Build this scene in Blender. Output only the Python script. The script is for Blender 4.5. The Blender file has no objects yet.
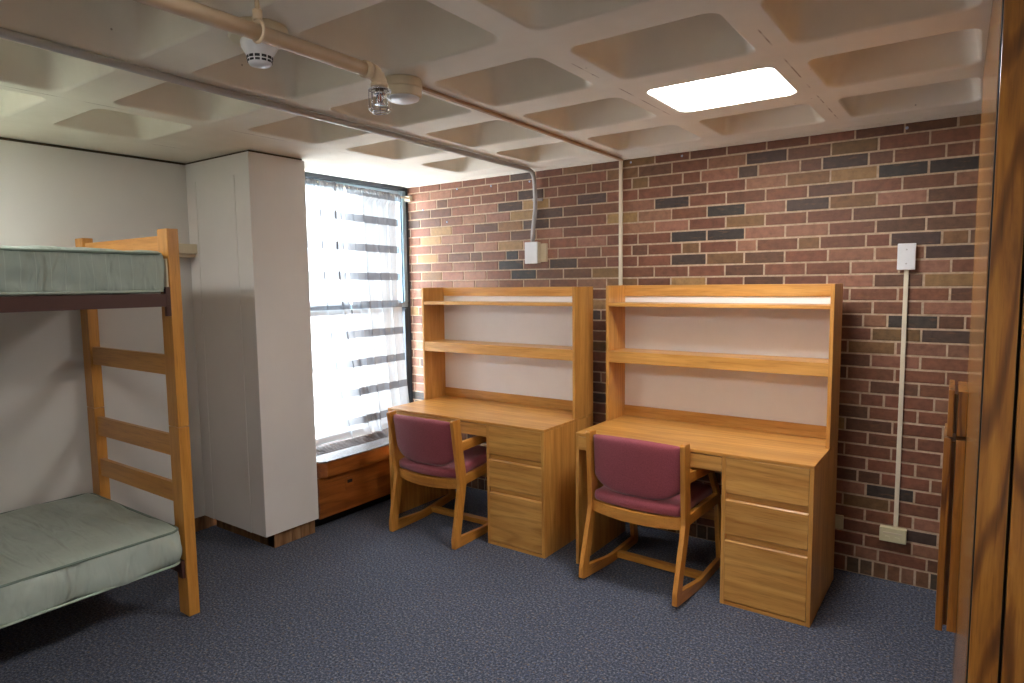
import bpy, bmesh, math, random
from mathutils import Vector, Matrix, noise
random.seed(7)
S = bpy.context.scene
COL = S.collection
ZC = 2.378            # underside of the ceiling ribs

# ------------------------------------------------------------------ helpers
def tag(o, label=None, cat=None, group=None, kind=None):
    if label: o['label'] = label
    if cat: o['category'] = cat
    if group: o['group'] = group
    if kind: o['kind'] = kind
    return o

def empty(name, loc, rz=0.0):
    o = bpy.data.objects.new(name, None)
    COL.objects.link(o)
    o.location = loc
    o.rotation_euler = (0, 0, rz)
    o.empty_display_size = .1
    return o

class MB:
    """collects shapes (world coordinates, or local to a parent built at the origin) into one mesh"""
    def __init__(self):
        self.bm = bmesh.new()
    def box(self, x0, x1, y0, y1, z0, z1, bev=.002, mi=0):
        t = bmesh.new()
        v = [t.verts.new((x, y, z)) for x in (x0, x1) for y in (y0, y1) for z in (z0, z1)]
        for f in ((0,1,3,2),(4,6,7,5),(0,4,5,1),(2,3,7,6),(0,2,6,4),(1,5,7,3)):
            t.faces.new([v[i] for i in f])
        bmesh.ops.recalc_face_normals(t, faces=t.faces[:])
        self._add(t, bev, mi)
        return self
    def _add(self, t, bev, mi=0, smooth=False):
        if bev > 0:
            bmesh.ops.bevel(t, geom=t.edges[:], offset=bev, segments=2, profile=.6, affect='EDGES', clamp_overlap=True)
        vm = {}
        for v in t.verts: vm[v] = self.bm.verts.new(v.co)
        for f in t.faces:
            try:
                n = self.bm.faces.new([vm[v] for v in f.verts]); n.material_index = mi; n.smooth = smooth or f.smooth
            except ValueError: pass
        t.free()
    def prism(self, pts, axis, a, b, bev=.002, mi=0):
        """polygon pts in the plane across `axis`, swept from a to b along it"""
        def P(p, k):
            if axis == 'x': return (k, p[0], p[1])
            if axis == 'y': return (p[0], k, p[1])
            return (p[0], p[1], k)
        t = bmesh.new()
        A = [t.verts.new(P(p, a)) for p in pts]; B = [t.verts.new(P(p, b)) for p in pts]
        n = len(pts)
        t.faces.new(A); t.faces.new(B[::-1])
        for i in range(n):
            t.faces.new((A[i], B[i], B[(i+1) % n], A[(i+1) % n]))
        bmesh.ops.recalc_face_normals(t, faces=t.faces[:])
        self._add(t, bev, mi)
        return self
    def tube(self, pts, r, n=12, closed=False, mi=0):
        pts = [Vector(p) for p in pts]
        rings = []
        m = len(pts)
        up = None
        for i, p in enumerate(pts):
            if closed: d = pts[(i+1) % m] - pts[i-1]
            else: d = pts[min(i+1, m-1)] - pts[max(i-1, 0)]
            d.normalize()
            if up is None:
                up = Vector((0, 0, 1)) if abs(d.z) < .9 else Vector((1, 0, 0))
            s = d.cross(up)
            if s.length < 1e-4: s = d.cross(Vector((0, 1, 0)))
            s.normalize(); u2 = s.cross(d).normalized(); up = u2
            rr = r[i] if isinstance(r, (list, tuple)) else r
            rings.append([self.bm.verts.new(p + s*math.cos(k*2*math.pi/n)*rr + u2*math.sin(k*2*math.pi/n)*rr) for k in range(n)])
        for i in range(m if closed else m-1):
            a, b = rings[i], rings[(i+1) % m]
            for k in range(n):
                f = self.bm.faces.new((a[k], a[(k+1) % n], b[(k+1) % n], b[k])); f.smooth = True; f.material_index = mi
        if not closed:
            f = self.bm.faces.new(rings[0][::-1]); f.material_index = mi
            f = self.bm.faces.new(rings[-1]); f.material_index = mi
        return self
    def lathe(self, c, prof, n=32, mi=0, smooth=True):
        """prof: (radius, z) pairs around the vertical axis through c"""
        rings = []
        for r, z in prof:
            if r < 1e-6: rings.append([self.bm.verts.new((c[0], c[1], c[2]+z))])
            else: rings.append([self.bm.verts.new((c[0]+r*math.cos(k*2*math.pi/n), c[1]+r*math.sin(k*2*math.pi/n), c[2]+z)) for k in range(n)])
        for a, b in zip(rings, rings[1:]):
            for k in range(n):
                k2 = (k+1) % n
                if len(a) == 1 and len(b) == 1: continue
                if len(a) == 1: f = self.bm.faces.new((a[0], b[k2], b[k]))
                elif len(b) == 1: f = self.bm.faces.new((a[k], a[k2], b[0]))
                else: f = self.bm.faces.new((a[k], a[k2], b[k2], b[k]))
                f.smooth = smooth; f.material_index = mi
        return self
    def rbox(self, x0, x1, y0, y1, z0, z1, r, step, fn=None, mi=0):
        """rounded box with a fine grid on every face; fn(co, normal) may move each point"""
        lo = Vector((x0, y0, z0)); hi = Vector((x1, y1, z1))
        N = [max(2, int(round((hi[i]-lo[i])/step[i]))) for i in range(3)]
        vm = {}
        def vert(i, j, k):
            key = (i, j, k)
            if key in vm: return vm[key]
            p = Vector((lo.x+(hi.x-lo.x)*i/N[0], lo.y+(hi.y-lo.y)*j/N[1], lo.z+(hi.z-lo.z)*k/N[2]))
            q = Vector([min(max(p[a], lo[a]+r), hi[a]-r) for a in range(3)])
            d = p - q
            nrm = d.normalized() if d.length > 1e-9 else Vector((0, 0, 1))
            co = q + nrm*r if d.length > 1e-9 else p
            if fn: co = fn(co, nrm)
            vm[key] = self.bm.verts.new(co); return vm[key]
        def quad(a, b, c, d):
            f = self.bm.faces.new((vert(*a), vert(*b), vert(*c), vert(*d))); f.smooth = True; f.material_index = mi
        for i in range(N[0]):
            for j in range(N[1]):
                quad((i,j,0),(i,j+1,0),(i+1,j+1,0),(i+1,j,0)); quad((i,j,N[2]),(i+1,j,N[2]),(i+1,j+1,N[2]),(i,j+1,N[2]))
        for i in range(N[0]):
            for k in range(N[2]):
                quad((i,0,k),(i+1,0,k),(i+1,0,k+1),(i,0,k+1)); quad((i,N[1],k),(i,N[1],k+1),(i+1,N[1],k+1),(i+1,N[1],k))
        for j in range(N[1]):
            for k in range(N[2]):
                quad((0,j,k),(0,j,k+1),(0,j+1,k+1),(0,j+1,k)); quad((N[0],j,k),(N[0],j+1,k),(N[0],j+1,k+1),(N[0],j,k+1))
        return self
    def build(self, name, mats, parent=None, smooth=None):
        if not isinstance(mats, (list, tuple)): mats = [mats]
        bmesh.ops.recalc_face_normals(self.bm, faces=self.bm.faces[:])
        if parent is not None and parent.type == 'EMPTY':
            bmesh.ops.translate(self.bm, verts=self.bm.verts[:], vec=-Vector(parent.location))
        elif parent is not None and parent.parent is not None:
            bmesh.ops.translate(self.bm, verts=self.bm.verts[:], vec=-Vector(parent.parent.location))
        me = bpy.data.meshes.new(name)
        self.bm.to_mesh(me); self.bm.free()
        for m in mats: me.materials.append(m)
        o = bpy.data.objects.new(name, me)
        COL.objects.link(o)
        if parent is not None: o.parent = parent
        if smooth:
            for p in me.polygons: p.use_smooth = True
        return o

def kids(o): return [c for c in bpy.data.objects if c.parent == o]
def copy_tree(o, parent=None):
    c = o.copy(); COL.objects.link(c)
    if parent is not None: c.parent = parent
    for ch in kids(o): copy_tree(ch, c)
    return c

# ------------------------------------------------------------------ materials
def s2l(c):
    return tuple((x/255/12.92 if x/255 <= .04045 else ((x/255+.055)/1.055)**2.4) for x in c) + (1.0,)

class NT:
    def __init__(self, name):
        self.m = bpy.data.materials.new(name); self.m.use_nodes = True
        self.t = self.m.node_tree; self.n = self.t.nodes; self.n.clear()
        self.out = self.n.new('ShaderNodeOutputMaterial')
    def a(self, typ, **k):
        nd = self.n.new('ShaderNode'+typ)
        for key, v in k.items():
            if key in ('operation', 'blend_type', 'data_type', 'noise_dimensions', 'feature', 'distance', 'wave_type', 'bands_direction', 'vector_type', 'attribute_name', 'interpolation_type', 'distribution', 'clamp'): setattr(nd, key, v)
        return nd
    def l(self, a, b): self.t.links.new(a, b)
    def math(self, op, a, b=None, c=None):
        nd = self.n.new('ShaderNodeMath'); nd.operation = op
        for i, x in enumerate((a, b, c)):
            if x is None: continue
            if hasattr(x, 'links') or hasattr(x, 'is_linked'): self.l(x, nd.inputs[i])
            else: nd.inputs[i].default_value = x
        return nd.outputs[0]
    def mix(self, f, a, b, mode='MIX'):
        nd = self.n.new('ShaderNodeMix'); nd.data_type = 'RGBA'; nd.blend_type = mode
        for i, x in ((0, f), (6, a), (7, b)):
            if hasattr(x, 'is_linked'): self.l(x, nd.inputs[i])
            else: nd.inputs[i].default_value = x
        return nd.outputs[2]
    def ramp(self, f, stops, interp='LINEAR'):
        nd = self.n.new('ShaderNodeValToRGB'); e = nd.color_ramp.elements
        nd.color_ramp.interpolation = interp
        while len(e) < len(stops): e.new(.5)
        for el, (p, c) in zip(e, stops): el.position = p; el.color = c
        self.l(f, nd.inputs[0]); return nd.outputs[0]
    def obj(self, rnd=True):
        tc = self.n.new('ShaderNodeTexCoord')
        if not rnd: return tc.outputs['Object']
        oi = self.n.new('ShaderNodeObjectInfo')
        ad = self.n.new('ShaderNodeVectorMath'); ad.operation = 'ADD'
        sc = self.n.new('ShaderNodeVectorMath'); sc.operation = 'SCALE'
        cb = self.n.new('ShaderNodeCombineXYZ')
        for i in range(3): self.l(oi.outputs['Random'], cb.inputs[i])
        self.l(cb.outputs[0], sc.inputs[0]); sc.inputs['Scale'].default_value = 37.0
        self.l(tc.outputs['Object'], ad.inputs[0]); self.l(sc.outputs[0], ad.inputs[1])
        return ad.outputs[0]
    def map(self, v, scale):
        mp = self.n.new('ShaderNodeMapping'); self.l(v, mp.inputs[0]); mp.inputs['Scale'].default_value = scale
        return mp.outputs[0]
    def noise(self, v, scale, detail=3, rough=.5, dist=0):
        nd = self.n.new('ShaderNodeTexNoise'); self.l(v, nd.inputs['Vector'])
        nd.inputs['Scale'].default_value = scale; nd.inputs['Detail'].default_value = detail
        nd.inputs['Roughness'].default_value = rough; nd.inputs['Distortion'].default_value = dist
        return nd.outputs[0]
    def bump(self, h, strength=.2, dist=.002):
        nd = self.n.new('ShaderNodeBump'); self.l(h, nd.inputs['Height'])
        nd.inputs['Strength'].default_value = strength; nd.inputs['Distance'].default_value = dist
        return nd.outputs[0]
    def bsdf(self, col, rough=.5, normal=None, spec=.5, metal=0, coat=0, sheen=0, coat_rough=.1):
        b = self.n.new('ShaderNodeBsdfPrincipled')
        for key, x in (('Base Color', col), ('Roughness', rough), ('Metallic', metal)):
            if hasattr(x, 'is_linked'): self.l(x, b.inputs[key])
            else: b.inputs[key].default_value = x
        b.inputs['Specular IOR Level'].default_value = spec
        b.inputs['Coat Weight'].default_value = coat
        b.inputs['Coat Roughness'].default_value = coat_rough
        b.inputs['Sheen Weight'].default_value = sheen
        if normal is not None: self.l(normal, b.inputs['Normal'])
        self.l(b.outputs[0], self.out.inputs[0]); return b

def plain(name, rgb, rough=.5, metal=0, spec=.5, bump=0, var=.06):
    t = NT(name); v = t.obj()
    n = t.noise(v, 9, 4, .6)
    c = s2l(rgb)
    lo = tuple(x*(1-var) for x in c[:3])+(1,); hi = tuple(min(1, x*(1+var)) for x in c[:3])+(1,)
    col = t.ramp(n, [(.3, lo), (.7, hi)])
    nr = t.bump(t.noise(v, 220, 2), bump, .001) if bump else None
    t.bsdf(col, rough, nr, spec, metal); return t.m

def wood(name, axis, dark, mid, light, rough=.36, coat=.2, figure=.5, scale=1.0, coat_rough=.15, spec=.5, deep=(.76, .69, .58)):
    """varnished oak; the grain runs along `axis`"""
    t = NT(name); v = t.obj()
    al, ac = 1.1*scale, 15.0*scale
    sc = {'x': (al, ac, ac), 'y': (ac, al, ac), 'z': (ac, ac, al)}[axis]
    g = t.noise(t.map(v, sc), 1.6, 5, .62, .5)
    base = t.ramp(g, [(.22, s2l(dark)), (.5, s2l(mid)), (.78, s2l(light))])
    # cathedral figure: contour lines of a slow, stretched noise
    sb = {'x': (.55, 5.2, 5.2), 'y': (5.2, .55, 5.2), 'z': (5.2, 5.2, .55)}[axis]
    big = t.noise(t.map(v, sb), .9*scale, 1.5, .4, .2)
    ring = t.math('SINE', t.math('MULTIPLY', big, 62.0))
    ring = t.math('ADD', t.math('MULTIPLY', ring, .5), .5)
    cc = t.ramp(ring, [(0, deep+(1,)), (.3, (.95, .93, .90, 1)), (1, (1.05, 1.04, 1.02, 1))])
    col = t.mix(figure, base, cc, 'MULTIPLY')
    plank = t.ramp(big, [(.32, (.90, .88, .85, 1)), (.5, (1, 1, 1, 1)), (.68, (1.10, 1.10, 1.10, 1))])
    col = t.mix(.8, col, plank, 'MULTIPLY')
    sp = {'x': (7, 170, 170), 'y': (170, 7, 170), 'z': (170, 170, 7)}[axis]
    pore = t.noise(t.map(v, sp), 1.3, 2, .5)
    pc = t.ramp(pore, [(.3, (.62, .52, .42, 1)), (.44, (1, 1, 1, 1))])
    col = t.mix(.55, col, pc, 'MULTIPLY')
    nr = t.bump(pore, .12, .0006)
    t.bsdf(col, rough, nr, spec, 0, coat, 0, coat_rough); return t.m

OAK = dict(dark=(174, 114, 46), mid=(203, 148, 74), light=(220, 169, 97))
oak_x = wood('oak_along_x', 'x', **OAK); oak_y = wood('oak_along_y', 'y', **OAK); oak_z = wood('oak_along_z', 'z', **OAK)
oak_drawer = wood('oak_drawer_front', 'x', (172, 115, 50), (200, 149, 78), (216, 169, 99), figure=.75)
BED = dict(dark=(170, 110, 40), mid=(198, 138, 60), light=(212, 152, 74))
bed_x = wood('bed_oak_x', 'x', figure=.3, **BED); bed_z = wood('bed_oak_z', 'z', figure=.3, **BED)
CH = dict(dark=(172, 106, 38), mid=(200, 136, 58), light=(214, 154, 74))
ch_x = wood('chair_oak_x', 'x', figure=.3, **CH); ch_y = wood('chair_oak_y', 'y', figure=.3, **CH); ch_z = wood('chair_oak_z', 'z', figure=.3, **CH)
HT = dict(dark=(98, 50, 18), mid=(142, 80, 34), light=(168, 104, 50))
ht_y = wood('heater_walnut', 'y', figure=.7, rough=.3, **HT)
WD = dict(dark=(96, 56, 14), mid=(158, 102, 34), light=(190, 132, 54))
wd_z = wood('wardrobe_oak', 'z', deep=(.42, .34, .24), figure=1.0, rough=.3, coat=.5, coat_rough=.1, scale=1.6, **WD)
wd_face = wood('wardrobe_gloss_oak', 'z', figure=.85, rough=.16, coat=0, scale=1.6, spec=.18, dark=(110, 72, 36), mid=(158, 112, 62), light=(176, 130, 78))

# painted plaster
def paint(name, rgb, rough=.8, bump=.12, seams=False):
    t = NT(name); v = t.obj(False)
    n = t.noise(v, 1.7, 4, .6); f = t.noise(v, 60, 3, .6)
    c = s2l(rgb)
    col = t.ramp(n, [(.3, tuple(x*.95 for x in c[:3])+(1,)), (.7, tuple(min(1, x*1.03) for x in c[:3])+(1,))])
    nr = t.bump(f, bump, .0015)
    t.bsdf(col, rough, nr, .15); return t.m
white_wall = paint('white_wall_paint', (216, 213, 208))
column_paint = paint('column_paint', (220, 217, 213))

def ceiling_mat():
    t = NT('cast_concrete_paint'); v = t.obj(False)
    n = t.noise(v, 2.3, 4, .6)
    col = t.ramp(n, [(.3, s2l((222, 214, 199))), (.7, s2l((236, 229, 215)))])
    # small air holes
    vo = t.n.new('ShaderNodeTexVoronoi'); t.l(v, vo.inputs['Vector']); vo.inputs['Scale'].default_value = 13
    hole = t.ramp(vo.outputs['Distance'], [(.0, (1, 1, 1, 1)), (.035, (1, 1, 1, 1)), (.06, (0, 0, 0, 1))])
    keep = t.ramp(t.noise(v, 4.0, 1), [(.55, (0, 0, 0, 1)), (.6, (1, 1, 1, 1))])
    hm = t.math('MULTIPLY', hole, keep)
    col = t.mix(t.math('MULTIPLY', hm, .55), col, s2l((92, 74, 54)))
    # board marks along the rib centre lines, broken up
    sx = t.n.new('ShaderNodeSeparateXYZ'); t.l(v, sx.inputs[0])
    fx = t.math('FRACT', t.math('DIVIDE', t.math('ADD', sx.outputs[0], .592), .62))
    d = t.math('ABSOLUTE', t.math('SUBTRACT', t.math('FRACT', t.math('ADD', fx, .5)), .5))
    ln = t.math('LESS_THAN', d, .0045)
    zz = t.math('LESS_THAN', sx.outputs[2], ZC+.003)
    br = t.ramp(t.noise(v, 3.1, 3, .7), [(.52, (0, 0, 0, 1)), (.6, (1, 1, 1, 1))])
    lm = t.math('MULTIPLY', t.math('MULTIPLY', ln, zz), br)
    col = t.mix(t.math('MULTIPLY', lm, .6), col, s2l((120, 84, 56)))
    h = t.noise(t.map(v, (20, 5, 20)), 3, 4, .6)
    t.bsdf(col, .95, t.bump(h, .18, .003), .08); return t.m
ceil_m = ceiling_mat()

def brick_mat():
    t = NT('brick_faces'); v = t.obj(False)
    at = t.n.new('ShaderNodeAttribute'); at.attribute_name = 'brick_tone'
    n = t.noise(v, 26, 5, .65)
    col = t.mix(1.0, at.outputs['Color'], t.ramp(n, [(.25, (.62, .60, .58, 1)), (.52, (1, 1, 1, 1)), (.78, (1.32, 1.26, 1.2, 1))]), 'MULTIPLY')
    st = t.noise(t.map(v, (6, 6, 30)), 2.2, 3, .6)
    col = t.mix(t.math('MULTIPLY', t.ramp(st, [(.56, (0, 0, 0, 1)), (.72, (1, 1, 1, 1))]), .35), col, s2l((150, 108, 70)))
    h = t.noise(v, 130, 4, .7)
    t.bsdf(col, .55, t.bump(h, .5, .003), .4); return t.m
def mortar_mat():
    t = NT('mortar'); v = t.obj(False)
    n = t.noise(v, 40, 4, .6)
    col = t.ramp(n, [(.3, s2l((176, 152, 128))), (.7, s2l((208, 184, 158)))])
    t.bsdf(col, .85, t.bump(t.noise(v, 260, 3), .4, .002), .2); return t.m
brick_m, mortar_m = brick_mat(), mortar_mat()

def carpet_mat():
    t = NT('navy_loop_carpet'); v = t.obj(False)
    a = t.noise(v, 95, 3, .75); b = t.noise(v, 62, 2, .6); c = t.noise(v, 3, 3, .6)
    col = t.ramp(a, [(.34, s2l((33, 37, 48))), (.47, s2l((63, 70, 87))), (.56, s2l((87, 93, 110))), (.66, s2l((142, 141, 145)))])
    spk = t.ramp(b, [(.60, (0, 0, 0, 1)), (.68, (1, 1, 1, 1))])
    col = t.mix(t.math('MULTIPLY', spk, .6), col, s2l((134, 114, 92)))
    spk2 = t.ramp(t.noise(v, 78, 1), [(.62, (0, 0, 0, 1)), (.70, (1, 1, 1, 1))])
    col = t.mix(t.math('MULTIPLY', spk2, .6), col, s2l((88, 102, 136)))
    col = t.mix(.5, col, t.ramp(c, [(.3, (.86, .86, .87, 1)), (.7, (1.06, 1.06, 1.05, 1))]), 'MULTIPLY')
    t.bsdf(col, .95, t.bump(a, .9, .006), .1, sheen=.1); return t.m
carpet_m = carpet_mat()

def fabric_mat():
    t = NT('burgundy_weave'); v = t.obj(False)
    w = t.n.new('ShaderNodeTexWave'); t.l(v, w.inputs['Vector']); w.inputs['Scale'].default_value = 120; w.bands_direction = 'X'
    w2 = t.n.new('ShaderNodeTexWave'); t.l(v, w2.inputs['Vector']); w2.inputs['Scale'].default_value = 120; w2.bands_direction = 'Z'
    h = t.math('MULTIPLY', w.outputs['Fac'], w2.outputs['Fac'])
    n = t.noise(v, 300, 2, .6); m = t.noise(v, 7, 3)
    col = t.ramp(n, [(.3, s2l((126, 54, 64))), (.7, s2l((160, 78, 88)))])
    col = t.mix(.4, col, t.ramp(m, [(.3, (.88, .86, .88, 1)), (.7, (1.08, 1.08, 1.1, 1))]), 'MULTIPLY')
    t.bsdf(col, .85, t.bump(h, .3, .001), .25, sheen=.35); return t.m
fabric_m = fabric_mat()

def vinyl_mat(name, rgb, ticking=False):
    t = NT(name); v = t.obj(False)
    c = s2l(rgb)
    n = t.noise(v, 5, 4, .6)
    col = t.ramp(n, [(.3, tuple(x*.93 for x in c[:3])+(1,)), (.7, tuple(min(1, x*1.05) for x in c[:3])+(1,))])
    if ticking:
        sx = t.n.new('ShaderNodeSeparateXYZ'); t.l(v, sx.inputs[0])
        fy = t.math('FRACT', t.math('DIVIDE', sx.outputs[1], .052))
        ln = t.math('LESS_THAN', fy, .035)
        col = t.mix(t.math('MULTIPLY', ln, .45), col, s2l((205, 216, 204)))
    mp = t.n.new('ShaderNodeMapping'); t.l(v, mp.inputs[0]); mp.inputs['Rotation'].default_value = (math.radians(35), math.radians(10), math.radians(20)); mp.inputs['Scale'].default_value = (1.6, 7, 2.2)
    wr = t.noise(mp.outputs[0], 1.7, 2.5, .5, .6)
    t.bsdf(col, .42, t.bump(wr, .8, .06), .4); return t.m
vinyl_up = vinyl_mat('sage_ticking_vinyl', (162, 176, 166), True)
vinyl_low = vinyl_mat('sage_vinyl', (176, 187, 176))
pipe_m = plain('sage_piping', (112, 128, 116), .45)
pipe_lt = plain('pale_sage_piping', (168, 182, 168), .45)

steel_brown = plain('brown_enamelled_steel', (74, 44, 38), .45, .0)
white_plastic = plain('white_plastic', (226, 226, 228), .35)
cream_plastic = plain('cream_plastic', (214, 200, 172), .4)
almond = plain('almond_plastic', (212, 202, 164), .4)
cond_grey = plain('grey_conduit', (184, 180, 178), .42, .1)
pipe_paint = plain('cream_painted_pipe', (196, 172, 142), .45)
race_cream = plain('cream_raceway', (226, 214, 190), .45)
race_brown = plain('ceiling_raceway', (176, 142, 110), .5)
dark_slot = plain('dark_slot', (22, 22, 24), .6)
chrome = plain('chrome_wire', (200, 200, 205), .2, 1.0)
brass_red = plain('sprinkler_bulb', (150, 80, 50), .3, .3)
board_m = plain('white_hardboard', (240, 238, 236), .5, 0, .4, 0, .015)
alum = plain('pale_anodised_aluminium', (150, 172, 184), .32, .55)
dark_frame = plain('dark_bronze_aluminium', (48, 54, 60), .4, .3)
black_m = plain('black_recess', (12, 11, 11), .7)
anchor_m = plain('blue_white_anchor', (176, 190, 214), .4)
reveal_shade_m = plain('painted_reveal_shade', (74, 60, 44), .8)  # dark brown painted in as the shade of the wall-top reveal
grille_m = plain('brown_grille_bars', (66, 44, 32), .45, .1)
lip_m = plain('glossy_laminate_lip', (84, 76, 74), .22, 0, .6)

def base_brick_mat():
    t = NT('soldier_brick_base'); v = t.obj(False)
    n = t.noise(t.map(v, (14, 14, 2)), 1.5, 4, .6)
    col = t.ramp(n, [(.3, s2l((84, 58, 36))), (.5, s2l((138, 100, 66))), (.72, s2l((172, 134, 94)))])
    t.bsdf(col, .7, t.bump(n, .4, .004), .3); return t.m
base_m = base_brick_mat()

def lamp_mat():
    t = NT('lit_diffuser')
    e = t.n.new('ShaderNodeEmission'); e.inputs[0].default_value = (1, .98, .955, 1); e.inputs[1].default_value = 30.0
    t.l(e.outputs[0], t.out.inputs[0]); return t.m
lamp_m = lamp_mat()

def glass_mat():
    t = NT('window_glass')
    tr = t.n.new('ShaderNodeBsdfTransparent'); tr.inputs[0].default_value = (.95, .98, 1, 1)
    gl = t.n.new('ShaderNodeBsdfGlossy'); gl.inputs['Roughness'].default_value = .02
    mx = t.n.new('ShaderNodeMixShader'); mx.inputs[0].default_value = .06
    t.l(tr.outputs[0], mx.inputs[1]); t.l(gl.outputs[0], mx.inputs[2]); t.l(mx.outputs[0], t.out.inputs[0]); return t.m
glass_m = glass_mat()

def curtain_mat(name, open_):
    """sheer white cloth with woven grey bands; UV.y is the cloth's own height in metres"""
    t = NT(name)
    uv = t.n.new('ShaderNodeTexCoord')
    sx = t.n.new('ShaderNodeSeparateXYZ'); t.l(uv.outputs['UV'], sx.inputs[0])
    f = t.math('FRACT', t.math('ADD', t.math('DIVIDE', t.math('SUBTRACT', sx.outputs[1], .59), .2165), .13))
    band = t.math('MULTIPLY', t.math('LESS_THAN', f, .26), t.math('LESS_THAN', sx.outputs[1], 2.2))
    head = t.math('GREATER_THAN', sx.outputs[1], 2.272)
    b2 = t.math('MAXIMUM', band, head)
    thr = t.noise(t.map(uv.outputs['UV'], (500, 500, 1)), 1, 1)
    col = t.mix(b2, (.80, .84, .88, 1), (.22, .22, .24, 1))
    df = t.n.new('ShaderNodeBsdfDiffuse'); tl = t.n.new('ShaderNodeBsdfTranslucent'); tp = t.n.new('ShaderNodeBsdfTransparent')
    t.l(col, df.inputs[0]); t.l(col, tl.inputs[0])
    m1 = t.n.new('ShaderNodeMixShader'); m1.inputs[0].default_value = .035
    t.l(df.outputs[0], m1.inputs[1]); t.l(tl.outputs[0], m1.inputs[2])
    tr = t.math('SUBTRACT', open_, t.math('MULTIPLY', b2, open_*.66))
    tr = t.math('ADD', tr, t.math('MULTIPLY', t.math('SUBTRACT', thr, .5), .1))
    m2 = t.n.new('ShaderNodeMixShader'); t.l(tr, m2.inputs[0])
    t.l(m1.outputs[0], m2.inputs[1]); t.l(tp.outputs[0], m2.inputs[2]); t.l(m2.outputs[0], t.out.inputs[0])
    return t.m
curt_a = curtain_mat('sheer_banded_cloth', .32)

# ------------------------------------------------------------------ the room shell
XL, XW, XR, YF, YB = -4.09, -3.785, .62, -5.05, 0.0
m = MB().box(XL-.2, XR+.1, YF-.1, YB+.15, -.1, 0, 0); o = m.build('floor', carpet_m); tag(o, kind='structure')

# ceiling: waffle slab of rounded, tapering coffers
def rrect(cx, cy, hx, hy, r, z, n=7):
    p = []
    for (sx, sy, a0) in ((1, 1, 0), (-1, 1, 90), (-1, -1, 180), (1, -1, 270)):
        for k in range(n+1):
            a = math.radians(a0 + 90*k/n)
            p.append(Vector((cx+sx*(hx-r)+r*math.cos(a), cy+sy*(hy-r)+r*math.sin(a), z)))
    return p
def ceiling():
    bm = bmesh.new()
    P = .62
    xs = [-3.382 + P*i for i in range(6)]; ys = [-.47 - P*k for k in range(8)]
    def flat(x0, x1, y0, y1):
        v = [bm.verts.new((x, y, ZC)) for x, y in ((x0, y0), (x0, y1), (x1, y1), (x1, y0))]
        bm.faces.new(v)
    for i, cx in enumerate(xs):
        for k, cy in enumerate(ys):
            if i == 0 and k < 3:
                flat(cx-P/2, cx+P/2, cy-P/2, cy+P/2); continue
            loops = [rrect(cx, cy, .256, .2235, .05, ZC), rrect(cx, cy, .250, .2175, .05, ZC+.004), rrect(cx, cy, .246, .213, .052, ZC+.012),
                     rrect(cx, cy, .218, .186, .075, ZC+.19), rrect(cx, cy, .205, .172, .085, ZC+.235), rrect(cx, cy, .17, .14, .08, ZC+.26)]
            L = [[bm.verts.new(p) for p in lp] for lp in loops]
            n = len(L[0])
            # outer square, projected radially
            sq = []
            for p in loops[0]:
                dx, dy = p.x-cx, p.y-cy
                s = (P/2)/max(abs(dx), abs(dy)*.256/.2235*1.0)
                qx, qy = dx*s, dy*s
                qx = max(-P/2, min(P/2, qx)); qy = max(-P/2, min(P/2, dy*(P/2)/.2235 if abs(dy)*.256/.2235 >= abs(dx) else qy*1.0))
                sq.append([qx, qy])
            # snap the middle of each rounded corner to the square corner
            for c in range(4):
                j = c*8+3
                sq[j] = [math.copysign(P/2, sq[j][0]), math.copysign(P/2, sq[j][1])]
                sq[j+1] = [math.copysign(P/2, sq[j+1][0]), math.copysign(P/2, sq[j+1][1])]
                for q in range(c*8, c*8+8):
                    x, y = sq[q]
                    if abs(abs(x)-P/2) > 1e-6 and abs(abs(y)-P/2) > 1e-6:
                        if abs(x) > abs(y): sq[q][0] = math.copysign(P/2, x)
                        else: sq[q][1] = math.copysign(P/2, y)
            Q = [bm.verts.new((cx+a, cy+b, ZC)) for a, b in sq]
            allL = [Q] + L
            for r_, (a, b) in enumerate(zip(allL, allL[1:])):
                for j in range(n):
                    j2 = (j+1) % n
                    if (a[j].co-a[j2].co).length < 1e-7: fc = (a[j], b[j2], b[j])
                    else: fc = (a[j], a[j2], b[j2], b[j])
                    try:
                        f = bm.faces.new(fc); f.smooth = r_ >= 1
                    except ValueError: pass
            f = bm.faces.new(L[-1]); f.smooth = True
    x0, x1 = xs[0]-P/2, xs[-1]+P/2
    yb, yt = ys[-1]-P/2, ys[0]+P/2
    flat(XL-.2, x0, YF-.1, YB+.15); flat(x1, XR+.15, YF-.1, YB+.15); flat(x0, x1, yt, YB+.15); flat(x0, x1, YF-.1, yb)
    # solid top of the slab
    zt = ZC+.36
    v = [bm.verts.new((x, y, zt)) for x, y in ((XL-.2, YF-.1), (XR+.15, YF-.1), (XR+.15, YB+.15), (XL-.2, YB+.15))]
    bm.faces.new(v)
    b = [bm.verts.new((x, y, ZC)) for x, y in ((XL-.2, YF-.1), (XR+.15, YF-.1), (XR+.15, YB+.15), (XL-.2, YB+.15))]
    for j in range(4): bm.faces.new((v[j], v[(j+1) % 4], b[(j+1) % 4], b[j]))
    for f in bm.faces:
        f.normal_update()
    me = bpy.data.meshes.new('ceiling'); bm.to_mesh(me); bm.free()
    me.materials.append(ceil_m)
    o = bpy.data.objects.new('ceiling', me); COL.objects.link(o); tag(o, kind='structure')
ceiling()

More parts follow.
